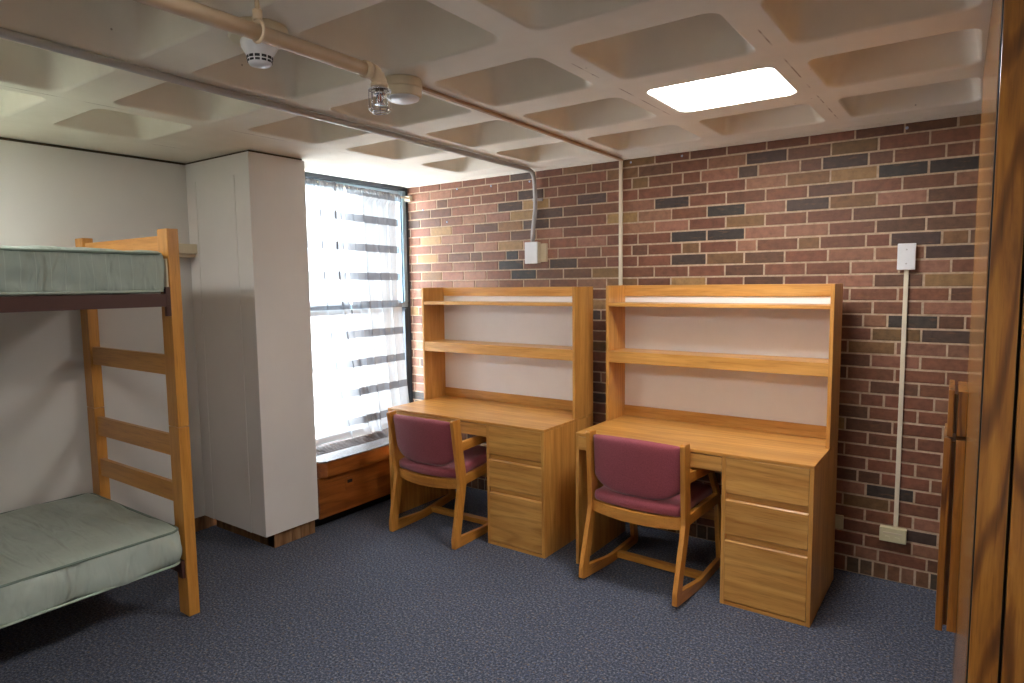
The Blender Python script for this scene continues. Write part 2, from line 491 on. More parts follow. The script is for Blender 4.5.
# brick wall: real bricks standing proud of the mortar, one mesh
def brick_wall():
    bm = bmesh.new()
    lay = bm.loops.layers.float_color.new('brick_tone')
    rnd = random.Random(21)
    def tone():
        k = rnd.random()
        if k < .46: c = (126, 82, 62)
        elif k < .62: c = (148, 104, 82)
        elif k < .75: c = (106, 73, 56)
        elif k < .83: c = (84, 66, 58)
        elif k < .87: c = (66, 58, 54)
        elif k < .95: c = (126, 94, 62)
        else: c = (160, 124, 82)
        j = rnd.uniform(.78, 1.08)
        return tuple(x*j*rnd.uniform(.96, 1.04) for x in s2l(c)[:3])+(1,)
    x_lo, x_hi = XW-.04, XR+.05
    def brick(x0, x1, z0, z1, c):
        x0 = max(x0, x_lo); x1 = min(x1, x_hi)
        if x1-x0 < .012: return
        jt = .0049
        a, b, d, e = x0+jt, x1-jt, z0+jt, z1-jt
        y0 = rnd.uniform(-.0012, .0012)
        a += rnd.uniform(-.001, .001); b += rnd.uniform(-.001, .001); d += rnd.uniform(-.0008, .0008); e += rnd.uniform(-.0008, .0008)
        w = .0028
        o_ = [bm.verts.new(p) for p in ((a, .008, d), (b, .008, d), (b, .008, e), (a, .008, e))]
        mdl = [bm.verts.new(p) for p in ((a, y0+.002, d), (b, y0+.002, d), (b, y0+.002, e), (a, y0+.002, e))]
        i_ = [bm.verts.new(p) for p in ((a+w, y0, d+w), (b-w, y0, d+w), (b-w, y0, e-w), (a+w, y0, e-w))]
        fs = [bm.faces.new(i_)]
        for j in range(4):
            k = (j+1) % 4
            fs.append(bm.faces.new((o_[j], o_[k], mdl[k], mdl[j]))); fs.append(bm.faces.new((mdl[j], mdl[k], i_[k], i_[j])))
        for f in fs:
            for lp in f.loops: lp[lay] = c
    H, L = .0698, .2215
    # rowlock course on the floor
    x = -.142 - 64*.0646
    while x < x_hi:
        c = tone(); c = tuple(a*.8+b*.2 for a, b in zip(c, s2l((120, 104, 70))))
        brick(x, x+.0646, .0, .0893, c); x += .0646
    for n in range(-12, 22):
        zc = .962+n*H; z0, z1 = zc-H/2, min(zc+H/2, ZC+.03)
        if n == -12: z0 = .0893
        if n % 6 == 0:
            P = .33225; x = -.379-12*P
            while x < x_hi:
                brick(x, x+L, z0, z1, tone()); brick(x+L, x+P, z0, z1, tone()); x += P
        else:
            x = (-.226 if n % 2 else -.336) - 18*L
            while x < x_hi:
                brick(x, x+L, z0, z1, tone()); x += L
    nb = len(bm.faces)
    # mortar bed and wall body
    vs = [bm.verts.new((x, y, z)) for x in (x_lo, x_hi) for y in (.0036, .16) for z in (-.05, ZC+.1)]
    for f in ((0,1,3,2),(4,6,7,5),(0,4,5,1),(2,3,7,6),(0,2,6,4),(1,5,7,3)):
        fc = bm.faces.new([vs[i] for i in f]); fc.material_index = 1
    bmesh.ops.recalc_face_normals(bm, faces=bm.faces[:])
    for f in bm.faces:
        if f.material_index == 0 and f.normal.y > .5: f.normal_flip()
    me = bpy.data.meshes.new('wall_back'); bm.to_mesh(me); bm.free()
    me.materials.append(brick_m); me.materials.append(mortar_m)
    o = bpy.data.objects.new('wall_back', me); COL.objects.link(o); tag(o, kind='structure')
brick_wall()

YC0, YC1, XC = -1.657, -1.272, -3.413      # the boxed column
m = MB().box(XL-.12, XL, YF, YC0+.1, .1, 2.362, 0); tag(m.build('wall_left', white_wall), kind='structure')
m = MB().box(XL-.12, XL-.014, YF, YC0+.1, 2.362, ZC+.01, 0); tag(m.build('trim_1', reveal_shade_m), kind='structure')
m = MB()
yy = YF
while yy < YC0: m.box(XL-.1, XL-.02, yy+.002, min(yy+.064, YC0+.05), 0, .1, .003); yy += .066
m.box(XL-.12, XL-.03, YF, YC0+.1, 0, .1, 0)
tag(m.build('baseboard_left', base_m), kind='structure')
# column with taped joints
m = MB().box(XL-.12, XC, YC0, YC1, .098, 2.366, .003)
for x in (-3.985, -3.565):
    m.box(x-.006, x+.006, YC0-.0038, YC0+.002, .098, 2.25, .001)
    m.box(x-.05, x-.006, YC0-.0010, YC0+.002, .098, 2.25, .0005)
tag(m.build('column', column_paint), kind='structure')
m = MB().box(XL-.1, XC-.012, YC0+.012, YC1-.01, 2.366, ZC+.01, 0); tag(m.build('trim_2', reveal_shade_m), kind='structure')
m = MB(); x = XL
while x < XC-.06: m.box(x, x+.062, YC0+.075, YC0+.15, 0, .098, .003); x += .065
yy = YC0+.075
while yy < YC1-.03: m.box(XC-.11, XC-.032, yy, min(yy+.062, YC1-.008), 0, .098, .003); yy += .065
tag(m.build('baseboard_column', base_m), kind='structure')
# window wall
YWN = -1.34
m = MB().box(XW-.16, XW, YWN-.15, .02, 0, .45, 0).box(XW-.16, XW, YWN-.15, YWN, .45, ZC+.02, 0).box(XW-.16, XW, YWN, .02, 2.376, ZC+.02, 0)
tag(m.build('wall_window', white_wall), kind='structure')
m = MB().box(XR, XR+.1, YF, .1, 0, ZC+.02, 0); tag(m.build('wall_right', white_wall), kind='structure')
m = MB().box(XL-.15, XR+.1, YF-.1, YF, 0, ZC+.02, 0); tag(m.build('wall_front', white_wall), kind='structure')
# plaster cove where ceiling meets brick
m = MB().prism([(-.001, ZC+.002), (-.001, ZC-.006), (-.03, ZC-.006), (-.034, ZC-.003), (-.062, ZC-.003), (-.064, ZC+.002)], 'x', XW, XR, 0)
tag(m.build('trim_3', ceil_m), kind='structure')

# window
W = empty('window_1', (XW-.06, YWN/2, .45)); tag(W, kind='structure')
m = MB().box(XW-.11, XW-.002, YWN, -.001, 2.345, 2.376, .002).box(XW-.11, XW-.002, -.021, -.001, .45, 2.345, .002).box(XW-.11, XW-.005, YWN, YWN+.03, .45, 2.345, .002).box(XW-.11, XW-.005, YWN, -.001, .45, .468, .002)
m.build('frame', dark_frame, W)
m = MB().box(XW-.06, XW-.004, -.062, -.022, 1.455, 2.343, .004).box(XW-.06, XW-.014, -.080, -.062, 1.455, 2.343, .002).box(XW-.07, XW-.02, YWN+.032, YWN+.09, 1.455, 2.343, .003).box(XW-.07, XW-.02, YWN+.09, -.080, 2.30, 2.343, .003).box(XW-.07, XW-.008, YWN+.032, -.022, 1.415, 1.455, .003)
m.build('upper_sash', alum, W)
m = MB().box(XW-.08, XW-.006, -.062, -.022, .477, 1.413, .003).box(XW-.09, XW-.04, YWN+.032, YWN+.09, .477, 1.413, .003).box(XW-.09, XW-.04, YWN+.09, -.062, .470, .496, .003).box(XW-.09, XW-.04, YWN+.09, -.062, 1.38, 1.413, .003)
m.build('lower_sash', dark_frame, W)
m = MB().box(XW-.05, XW-.046, YWN+.085, -.075, 1.45, 2.305, 0); m.build('upper_pane', glass_m, W)
m = MB().box(XW-.067, XW-.063, YWN+.085, -.058, .492, 1.385, 0); m.build('lower_pane', glass_m, W)

# curtains
def curtain(name, y0f, y1f, xf, folds, amp, seed, label):
    """y0f/y1f(v): left and right edge as functions of height fraction v (0 hem .. 1 top); xf(v): distance from the glass"""
    bm = bmesh.new(); uvl = bm.loops.layers.uv.new('UVMap')
    nu, nv = 150, 60
    zb = .476
    zt = 2.332
    V = []; UV = []
    for j in range(nv+1):
        v = j/nv; z = zb+(zt-zb)*v
        row = []; ru = []
        for i in range(nu+1):
            u = i/nu
            x = xf(v); y = y0f(v)+(y1f(v)-y0f(v))*u
            a = 0; b = 0
            for (uc, w, h, s) in folds:
                t = (u-uc-s*(1-v))/w
                g = math.exp(-t*t)
                a += h*g; b += -h*.55*t*g*1.6
            ph = u*folds_n*2*math.pi
            a += amp*math.sin(ph+.6*math.sin(3*v+seed))*(.45+.55*v)
            a += .006*noise.noise((u*7+seed, v*2.2, seed))
            x2 = x+a
            y2 = y+b
            zz = z-.036*max(0, (y+1.2)/1.2)*v*v
            if j == 0: zz = z+.006*math.sin(u*9+seed)
            if v > .955:                                   # gathered heading on the rod
                x2 = XW+.056+.007*math.sin(u*nu*.9)+.006*math.sin(u*41+seed)+.008*math.sin(math.pi*(v-.955)/.045)
                zz += .004*noise.noise((u*18, 3, seed))
            row.append(bm.verts.new((x2, y2, zz))); ru.append((u, zb+(zt-zb)*v))
        V.append(row); UV.append(ru)
    for j in range(nv):
        for i in range(nu):
            f = bm.faces.new((V[j][i], V[j][i+1], V[j+1][i+1], V[j+1][i])); f.smooth = True
            for lp, q in zip(f.loops, (UV[j][i], UV[j][i+1], UV[j+1][i+1], UV[j+1][i])): lp[uvl].uv = q
    me = bpy.data.meshes.new(name); bm.to_mesh(me); bm.free(); me.materials.append(curt_a)
    o = bpy.data.objects.new(name, me); COL.objects.link(o)
    tag(o, label, 'curtain', 'sheer banded curtains at the window'); return o
folds_n = 5
curtain('curtain', lambda v: -.70+.12*(1-v), lambda v: -.14+.08*(1-v)**4, lambda v: XW+.030+.006*(1-v),
        [(.12, .03, .022, .05), (.28, .024, .032, .03), (.55, .026, .032, .02), (.76, .03, .026, .0)], .007, 1.7,
        'sheer white curtain with grey bands on the brick wall side of the window')
folds_n = 4
curtain('curtain', lambda v: -1.315, lambda v: -.715+.315*(1-v)**2.6, lambda v: XW+.046+.006*(1-v)**2,
        [(.66, .02, .022, .0), (.87, .02, .03, -.02), (.965, .014, .014, .0), (.25, .03, .010, .02)], .006, 4.1,
        'sheer white curtain with grey bands beside the white column, its hem spread over the grille')
R = empty('curtain_rod', (XW+.045, -.65, 2.30)); tag(R, 'slim curtain rod above the window with a pale end bracket by the brick', 'curtain rod')
MB().tube([(XW+.043, -1.26, 2.318), (XW+.043, -.02, 2.283)], .008, 12).build('rod', cream_plastic, R)
MB().box(XW-.004, XW+.056, -.04, -.004, 2.262, 2.305, .006).build('bracket', cream_plastic, R)
MB().box(XW-.004, XW+.056, -1.27, -1.245, 2.295, 2.338, .006).build('bracket', cream_plastic, R)

# heater cabinet under the window
HX = -3.405
H = empty('heater_cabinet', (-3.6, -.65, 0)); tag(H, 'dark wood convector heater cabinet with grille top under the window', 'heater')
MB().box(XW+.002, HX, -1.268, -.012, .09, .36, .003).build('cabinet_body', ht_y, H)
MB().box(XW+.004, HX-.12, -1.262, -.014, 0, .09, 0).build('toe_kick', black_m, H)
MB().prism([(HX+.0, -1.268), (HX+.036, -1.225), (HX+.036, -.012), (HX-.10, -.012), (HX-.10, -1.268)], 'z', .362, .462, .004).build('fascia', ht_y, H)
MB().prism([(HX+.0, -1.268), (HX+.038, -1.226), (HX+.038, -.012), (HX-.13, -.012), (HX-.13, -1.268)], 'z', .462, .470, .002).build('top_lip', lip_m, H)
m = MB()
for k in range(8):
    x = HX-.136-k*.0315
    m.box(x-.013, x, -1.266, -.014, .452, .469, .002)
for y in (-1.26, -1.05, -.84, -.63, -.42, -.21, -.03): m.box(HX-.374, HX-.132, y-.004, y+.004, .446, .458, 0)
m.build('grille', grille_m, H)
MB().box(XW+.004, HX-.132, -1.262, -.016, .36, .40, 0).build('coil_tray', black_m, H)
lt = MB().box(HX, HX+.004, -1.055, -.985, .225, .31, .001).build('latch_plate', ht_y, H)
MB().box(HX+.004, HX+.010, -1.04, -1.0, .275, .297, .003).build('latch', dark_slot, lt)
tag(lt, 'small inset access flap')

# ------------------------------------------------------------------ desks and hutches
def desk(x0, W, yb, D, label):
    yf = yb-D; x1 = x0+W; T = .0195; PW = .417
    r = empty('desk', ((x0+x1)/2, (yf+yb)/2, 0)); tag(r, label, 'desk', 'oak study desks along the brick wall')
    px = x1-PW
    m = MB().prism([(x0, .762), (x1, .762), (x1, .745), (x0, .745)], 'y', yf, yb, .003); m.build('desktop', oak_x, r)
    MB().box(x0, x0+T, yf+.001, yb, 0, .745, .002).build('side_panel', oak_z, r)
    MB().box(x1-T, x1, yf+.001, yb, 0, .745, .002).build('side_panel', oak_z, r)
    MB().box(px, px+T, yf+.001, yb, 0, .745, .002).build('pedestal_panel', oak_z, r)
    MB().box(px+T, x1-T, yb-.02, yb-.002, .02, .745, .001).build('pedestal_back', oak_x, r)
    a, b = px+T+.001, x1-T-.001
    MB().box(px+T, x1-T, yf+.002, yb-.03, .0, .018, .001).build('base_rail', oak_x, r)
    for z in (.5505, .346): MB().box(px+T, x1-T, yf+.016, yf+.036, z-.028, z+.028, .001).build('drawer_rail', oak_x, r)
    MB().box(px+T, x1-T, yf+.02, yf+.04, .70, .745, .001).build('drawer_rail', oak_x, r)
    for z0, z1, cf in ((.565, .744, .002), (.361, .536, .006), (.0225, .332, .006)):
        d = MB()
        d.prism([(yf, z0+.006), (yf+.004, z0), (yf+.0155, z0), (yf+.0155, z1), (yf+cf, z1), (yf, z1-cf)], 'x', a, b, .0012)
        dr = d.build('drawer', oak_drawer, r)
        MB().box(a+.012, b-.012, yf+.041, yb-.06, z0+.03, z1-.05, .001).build('drawer_box', oak_y, dr)
    d = MB().prism([(yf, .672), (yf+.004, .666), (yf+.0155, .666), (yf+.0155, .7405), (yf, .7405)], 'x', x0+T+.001, px-.001, .0012)
    pd = d.build('pencil_drawer', oak_drawer, r)
    MB().box(x0+T+.02, px-.02, yf+.016, yb-.15, .685, .725, .001).build('drawer_box', oak_y, pd)
    MB().box(x0+T, px, yb-.03, yb-.012, .20, .265, .002).build('stretcher', oak_x, r)
    return r
def hutch(x0, W, yb, D, z1, label):
    yf = yb-D; x1 = x0+W; T = .0185; z0 = .7625
    r = empty('desk_hutch', ((x0+x1)/2, (yf+yb)/2, z0)); tag(r, label, 'shelf', 'open shelf hutches on the desks')
    MB().box(x0, x0+T, yf, yb, z0, z1, .002).build('side_panel', oak_z, r)
    MB().box(x1-T, x1, yf, yb, z0, z1, .002).build('side_panel', oak_z, r)
    a, b = x0+T, x1-T
    MB().box(a, b, yb-.021, yb-.003, 1.512, z1-.001, .002).build('top_rail', oak_x, r)
    MB().box(a, b, yb-.021, yb-.003, z0, .828, .002).build('bottom_rail', oak_x, r)
    MB().box(a, b, yf+.003, yb-.022, 1.455, 1.4745, .002).build('upper_shelf', oak_x, r)
    s = MB().box(a, b, yf+.02, yb-.022, 1.168, 1.188, .001).build('shelf', oak_x, r)
    MB().box(a, b, yf+.003, yf+.0205, 1.121, 1.189, .002).build('shelf_lip', oak_x, s)
    MB().box(a, b, yb-.012, yb-.006, .828, 1.512, 0).build('back_panel', board_m, r)
    return r
desk(-3.2551, 1.2664, -.1995, .5914, 'oak desk in front of the window with three drawers on its right')
hutch(-3.2551, 1.2664, -.1995, .2324, 1.5735, 'oak shelf hutch standing on the desk by the window')
desk(-1.8077, 1.2397, -.1404, .6026, 'oak desk with three drawers farther from the window, by the wall conduit')
hutch(-1.8077, 1.2397, -.1404, .2358, 1.579, 'oak shelf hutch standing on the desk farther from the window')

# ------------------------------------------------------------------ chairs (built at the origin, facing +y)
def make_chair(label):
    r = empty('desk_chair', (0, 0, 0)); tag(r, label, 'chair', 'burgundy chairs pulled up to the desks')
    ox, ix = .276, .250
    for s in (-1, 1):
        a, b = (ix, ox) if s > 0 else (-ox, -ix)
        MB().prism([(.0, .032), (.003, .088), (.098, .405), (.078, .803), (.086, .812), (.146, .808), (.166, .43), (.162, .395), (.072, .10), (.058, .030)], 'x', a, b, .004).build('back_post', ch_z, r)
        MB().prism([(.145, .606), (.465, .588), (.485, .60), (.487, .632), (.475, .640), (.145, .663)], 'x', a, b, .004).build('armrest', ch_y, r)
        MB().prism([(.150, .392), (.560, .388), (.560, .446), (.150, .446)], 'x', a+.001*(1 if s > 0 else 0), b-.001*(1 if s < 0 else 0), .003).build('seat_rail', ch_y, r)
        MB().prism([(.443, .60), (.484, .60), (.588, .45), (.592, .43), (.664, .03), (.655, .014), (.615, .010), (.548, .42), (.545, .444)], 'x', a, b, .004).build('front_leg', ch_z, r)
        MB().prism([(.004, .030), (.02, .024), (.30, .002), (.345, .000), (.655, .014), (.63, .062), (.345, .048), (.30, .050), (.06, .088)], 'x', a+.0005, b-.0005, .003).build('runner', ch_y, r)
    MB().box(-ix, ix, .385, .425, .012, .046, .003).build('crossbar', ch_x, r)
    MB().box(-ix, ix, .535, .555, .375, .43, .003).build('front_apron', ch_x, r)
    # bowed rear apron
    N = 20; m = MB(); bm = m.bm; rows = []
    for i in range(N+1):
        u = -1+2*i/N; x = u*ix; s_ = .115-.055*(1-u*u)
        rows.append([bm.verts.new((x, s_, .372)), bm.verts.new((x, s_, .432)), bm.verts.new((x, s_+.02, .432)), bm.verts.new((x, s_+.02, .372))])
    for p, q in zip(rows, rows[1:]):
        for k in range(4): bm.faces.new((p[k], p[(k+1) % 4], q[(k+1) % 4], q[k]))
    bm.faces.new(rows[0]); bm.faces.new(rows[-1][::-1])
    m.build('rear_apron', ch_x, r)
    # seat cushion, rear edge bowed like the apron
    def fs(c, n):
        u = c.x/.249
        t = 1-(c.y-.09)/.46
        y = c.y-.038*(1-u*u)*max(0, t)
        z = c.z
        if c.z > .46: z += .018*(1-u*u)*math.sin(math.pi*min(1, max(0, (c.y-.07)/.5)))
        z -= .0
        return Vector((c.x, y, z))
    MB().rbox(-.249, .249, .108, .56, .432, .492, .026, (.02, .02, .012), fs).build('seat', fabric_m, r)
    # padded back, held between the posts
    m = MB(); bm = m.bm; nu, nv = 40, 26
    F = []; B = []
    for j in range(nv+1):
        v = j/nv; rf = []; rb = []
        for i in range(nu+1):
            u = -1+2*i/nu
            top = .806-.013*u*u-.006*max(0, abs(u)-.9)**2*100
            bot = .500+.075*abs(u)**4.0
            z = bot+(top-bot)*v
            e = (1-abs(u)**10)*(1-abs(2*v-1)**7)
            th = .024*max(0, e)**.45
            yc = .128-.030*(1-u*u)-.016*(v-.2)
            rb.append(bm.verts.new((u*.2495, yc-th-.001, z))); rf.append(bm.verts.new((u*.2495, yc+th+.001, z)))
        F.append(rf); B.append(rb)
    for j in range(nv):
        for i in range(nu):
            f = bm.faces.new((B[j][i], B[j][i+1], B[j+1][i+1], B[j+1][i])); f.smooth = True
            f = bm.faces.new((F[j][i], F[j+1][i], F[j+1][i+1], F[j][i+1])); f.smooth = True
    for i in range(nu):
        for G0, G1 in ((B[0], F[0]), (F[nv], B[nv])): f = bm.faces.new((G0[i], G1[i], G1[i+1], G0[i+1])); f.smooth = True
    for j in range(nv):
        for k in (0, nu): f = bm.faces.new((B[j][k], B[j+1][k], F[j+1][k], F[j][k])); f.smooth = True
    m.build('backrest', fabric_m, r)
    return r
ch = make_chair('burgundy upholstered oak chair at the desk farther from the window')
ch2 = copy_tree(ch)
tag(ch2, 'burgundy upholstered oak chair at the desk in front of the window')
ch.location = (-1.398, -.955, 0); ch.rotation_euler.z = math.radians(-1.5)
tb = math.radians(5.35)                                  # rocked back onto the rear half of its runners
ch2.rotation_euler = (tb, 0, math.radians(1))
ch2.location = (-2.781, -.992+.32*(1-math.cos(tb)), -.32*math.sin(tb)+.0004)

# ------------------------------------------------------------------ bunk bed and mattresses
BX0, BX1, BY1, BY0 = -4.06, -3.064, -2.265, -4.36
b = empty('bunk_bed', ((BX0+BX1)/2, (BY0+BY1)/2, 0))
tag(b, 'honey oak bunk bed frame against the white left wall', 'bunk bed')
for (xa, xb) in ((BX1-.092, BX1), (BX0, BX0+.092)):
    for (ya, yb_) in ((BY1-.053, BY1), (BY0, BY0+.053)):
        MB().box(xa, xb, ya, yb_, 0, .9355, .003).build('lower_post', bed_z, b)
        MB().box(xa, xb, ya, yb_, .938, 1.874, .003).build('upper_post', bed_z, b)
for ya in (BY1-.042, BY0+.016):
    for z0, z1 in ((.555, .65), (.785, .888), (1.182, 1.279)):
        MB().box(BX0+.09, BX1-.09, ya, ya+.024, z0, z1, .003).build('rung', bed_x, b)
    MB().box(BX0+.09, BX1-.09, ya, ya+.024, 1.60, 1.845, .003).build('headboard', bed_x, b)
for z0, z1, xi, xo in ((1.513, 1.574, BX1-.006, BX1+.001), (.215, .272, BX1-.19, BX1-.183)):
    for x0_, x1_ in ((xi, xo), (BX0, BX0+.008)):
        MB().box(x0_, x1_, BY0+.06, BY1-.056, z0, z1, .001).build('side_rail', steel_brown, b)
    m = MB()
    for k in range(14): m.box(BX0+.01, xi-.001, BY0+.12+k*.14, BY0+.15+k*.14, z1-.012, z1-.004, 0)
    for y in (BY0+.056, BY1-.085): m.box(BX0+.01, xi, y, y+.03, z0+.01, z1-.002, .001)
    m.build('deck', steel_brown, b)
    if z0 < 1: m = MB().box(BX1-.05, BX1-.012, BY1-.070, BY1-.0535, z0-.02, z1+.01, .002).box(xi, BX1-.05, BY1-.066, BY1-.0535, z0, z1, .001); m.build('rail_bracket', steel_brown, b); continue
    m = MB().box(xi-.012, xo+.002, BY1-.075, BY1-.0535, z0-.045, z1+.03, .002)
    for k in range(3):
        m.box(xo+.002, xo+.005, BY1-.069, BY1-.06, z0+.002+k*.022, z0+.010+k*.022, .001)
    m.build('rail_bracket', steel_brown, b)
w = MB().box(BX1-.04, BX1-.004, BY1-.0645, BY1-.056, 1.60, 1.735, .002).build('spacer_strip', cream_plastic, b)

def mattress(x0, x1, y0, y1, z0, z1, mat, seed, crown, label, wr=.006):
    r = empty('mattress', ((x0+x1)/2, (y0+y1)/2, z0)); tag(r, label, 'mattress', 'green vinyl mattresses on the bunk bed')
    def f(c, n):
        c = c.copy()
        u = (c.x-x0)/(x1-x0); v = (c.y-y0)/(y1-y0)
        k = max(0, (c.z-z0)/(z1-z0))
        c.z += crown*k*(math.sin(math.pi*min(1, max(0, u)))**.6)*(math.sin(math.pi*min(1, max(0, v)))**.35)
        side = 1-abs(2*k-1)
        d = noise.noise((c.x*4+seed, c.y*5.5, c.z*9))*.5+noise.noise((c.x*9, c.y*13+c.z*17+seed, c.z*16))*.5
        d2 = abs(noise.noise((c.y*7+c.z*9, seed, c.z*5)))
        c += n*(wr*(d-.4*d2)*(1 if k > .02 else 0)+.006*side*(1 if abs(n.z) < .5 else 0))
        return c
    MB().rbox(x0, x1, y0, y1, z0, z1, .028, (.03, .018, .0165), f).build('cover', mat, r)
    for z, pm in ((z1-.010, pipe_m), (z0+.010, pipe_lt)):
        pts = rrect((x0+x1)/2, (y0+y1)/2, (x1-x0)/2-.002, (y1-y0)/2-.002, .05, z, 6)
        full = []
        for p, q in zip(pts, pts[1:]+pts[:1]):
            n_ = max(1, int((q-p).length/.03))
            for k in range(n_): full.append(p.lerp(q, k/n_))
        full = [Vector((p.x, p.y, p.z+.003*noise.noise((p.x*3, p.y*3, seed+z)))) for p in full]
        MB().tube(full, .006, 8, closed=True).build('piping', pm, r)
    return r
mattress(BX0+.002, BX1+.006, BY0+.06, BY1-.068, 1.5755, 1.765, vinyl_up, 2.2, .02, 'sage green ticking mattress on the top bunk', .017)
mattress(BX0+.002, BX1+.006, BY0+.06, BY1-.068, .2735, .455, vinyl_low, 8.4, .012, 'plain sage green mattress on the bottom bunk', .017)

# ------------------------------------------------------------------ ceiling things
def lamp(cx, cy, label):
    r = empty('ceiling_light', (cx, cy, ZC)); tag(r, label, 'ceiling light', 'flush lights in the ceiling coffers')
    m = MB(); m.prism([(p.x, p.y) for p in rrect(cx, cy, .2475, .2150, .05, 0)], 'z', ZC+.0025, ZC+.008, 0); m.build('diffuser', lamp_m, r)
    bm = MB(); P0 = rrect(cx, cy, .2478, .2153, .05, ZC+.010); P1 = rrect(cx, cy, .235, .20, .05, ZC+.05)
    A = [bm.bm.verts.new(p) for p in P0]; B_ = [bm.bm.verts.new(p) for p in P1]
    for j in range(len(A)): bm.bm.faces.new((A[j], A[(j+1) % len(A)], B_[(j+1) % len(A)], B_[j]))
    bm.bm.faces.new(B_)
    bm.build('housing', white_plastic, r)
lamp(-.902, -1.09, 'lit white square light in the ceiling coffer near the brick wall')
lamp(-3.382, -3.57, 'lit white square ceiling light above the bunk bed')
lamp(-.902, -3.57, 'lit white square ceiling light nearest the wardrobe')

# sprinkler pipe with hanger
PZ = 2.25
sp = empty('sprinkler_pipe', (-1.53, -3.5, PZ)); tag(sp, 'thick cream sprinkler pipe hung below the ceiling', 'pipe')
MB().tube([(-1.52, -5.04, PZ), (-1.53, -2.446, PZ)], .0205, 20).build('pipe', pipe_paint, sp)
MB().tube([(-1.53, -2.480, PZ), (-1.53, -2.456, PZ)], .0255, 20).tube([(-1.53, -2.457, PZ), (-1.53, -2.440, PZ-.002), (-1.53, -2.424, PZ-.012), (-1.53, -2.418, PZ-.024), (-1.53, -2.418, PZ-.034)], .0235, 18).tube([(-1.53, -2.418, PZ-.030), (-1.53, -2.418, PZ-.042)], .0265, 18).build('elbow', pipe_paint, sp)
m = MB().tube([(-1.527, -2.835, PZ+.05), (-1.527, -2.835, ZC+.19)], .006, 10)
m.tube([(-1.527+.0245*math.cos(a), -2.835, PZ+.002+.0255*math.sin(a)) for a in [k*2*math.pi/20 for k in range(20)]], .0045, 8, closed=True)
m.tube([(-1.527, -2.835, PZ+.03), (-1.527, -2.835, PZ+.055)], .012, 10)
m.build('hanger', pipe_paint, sp)
sh = empty('fire_sprinkler', (-1.53, -2.418, PZ-.042)); tag(sh, 'sprinkler head in a wire cage at the end of the cream pipe', 'sprinkler')
zc = PZ-.042
MB().lathe((-1.53, -2.418, zc), [(.0, 0), (.013, 0), (.013, -.012), (.017, -.014), (.017, -.020), (.008, -.022), (0, -.022)], 16).build('nozzle', chrome, sh)
MB().tube([(-1.53, -2.418, zc-.022), (-1.53, -2.418, zc-.032), (-1.53, -2.418, zc-.045)], [.004, .006, .004], 10).build('bulb', brass_red, sh)
m = MB()
for s in (-1, 1): m.tube([(-1.53+s*.010, -2.418, zc-.02), (-1.53+s*.016, -2.418, zc-.034), (-1.53+s*.004, -2.418, zc-.047)], .003, 8)
m.lathe((-1.53, -2.418, zc-.050), [(0, .004), (.015, .003), (.017, 0), (0, -.001)], 16); m.build('deflector', chrome, sh)
m = MB(); Rc = .033
for k in range(8):
    a = k*math.pi/4
    c, s = math.cos(a), math.sin(a)
    m.tube([(-1.53+.014*c, -2.418+.014*s, zc-.004), (-1.53+Rc*c, -2.418+Rc*s, zc-.008), (-1.53+Rc*c, -2.418+Rc*s, zc-.066), (-1.53+(Rc-.008)*c, -2.418+(Rc-.008)*s, zc-.074)], .0013, 6)
for z, rr in ((-.008, Rc), (-.066, Rc), (-.074, Rc-.008)):
    m.tube([(-1.53+rr*math.cos(a), -2.418+rr*math.sin(a), zc+z) for a in [q*2*math.pi/24 for q in range(24)]], .0014, 6, closed=True)
m.build('guard_cage', chrome, sh)

sd = empty('smoke_detector', (-1.797, -2.650, ZC)); tag(sd, 'white smoke detector with dark vents on a round base above the pipe', 'smoke detector')
c = (-1.797, -2.650, ZC)
MB().lathe(c, [(0, 0), (.084, 0), (.086, -.004), (.086, -.034), (.080, -.040), (0, -.040)], 40).build('base', cream_plastic, sd)
MB().lathe(c, [(.0, -.040), (.052, -.040), (.054, -.046), (.052, -.060), (.040, -.080), (.037, -.086), (.034, -.104), (.030, -.110), (.012, -.115), (0, -.115)], 36).build('sensor_head', white_plastic, sd)
m = MB()
for row, (z0, z1, rr) in enumerate(((-.086, -.0935, .0355), (-.097, -.103, .0338))):
    for k in range(12):
        a0, a1 = k*math.pi/6+.07, (k+1)*math.pi/6-.07
        v = []
        for a in (a0, (a0+a1)/2, a1):
            for r_ in (rr-.006, rr+.0022):
                for z in (z0, z1): v.append(m.bm.verts.new((c[0]+r_*math.cos(a), c[1]+r_*math.sin(a), c[2]+z)))
        for q in (0, 4):
            i0 = [v[q], v[q+1], v[q+2], v[q+3]]; i1 = [v[q+4], v[q+5], v[q+6], v[q+7]]
            m.bm.faces.new((i0[2], i0[3], i1[3], i1[2])); m.bm.faces.new((i0[0], i1[0], i1[1], i0[1]))
            m.bm.faces.new((i0[0], i0[2], i1[2], i1[0])); m.bm.faces.new((i0[1], i1[1], i1[3], i0[3]))
        m.bm.faces.new((v[0], v[1], v[3], v[2])); m.bm.faces.new((v[8], v[10], v[11], v[9]))
m.build('vent', dark_slot, sd)
al = empty('alarm_sounder', (-1.82, -2.022, ZC)); tag(al, 'round cream alarm with a white dome cap at the rib crossing', 'alarm')
c = (-1.82, -2.022, ZC)
MB().lathe(c, [(0, 0), (.072, 0), (.074, -.003), (.074, -.030), (.070, -.034), (0, -.034)], 40).build('base', cream_plastic, al)
MB().lathe(c, [(.0, -.034), (.0715, -.034), (.072, -.036), (.070, -.062), (.066, -.066), (0, -.066)], 40).build('body', cream_plastic, al)
MB().lathe(c, [(.0, -.066), (.062, -.066), (.060, -.073), (.045, -.079), (0, -.081)], 40).build('dome_cap', white_plastic, al)

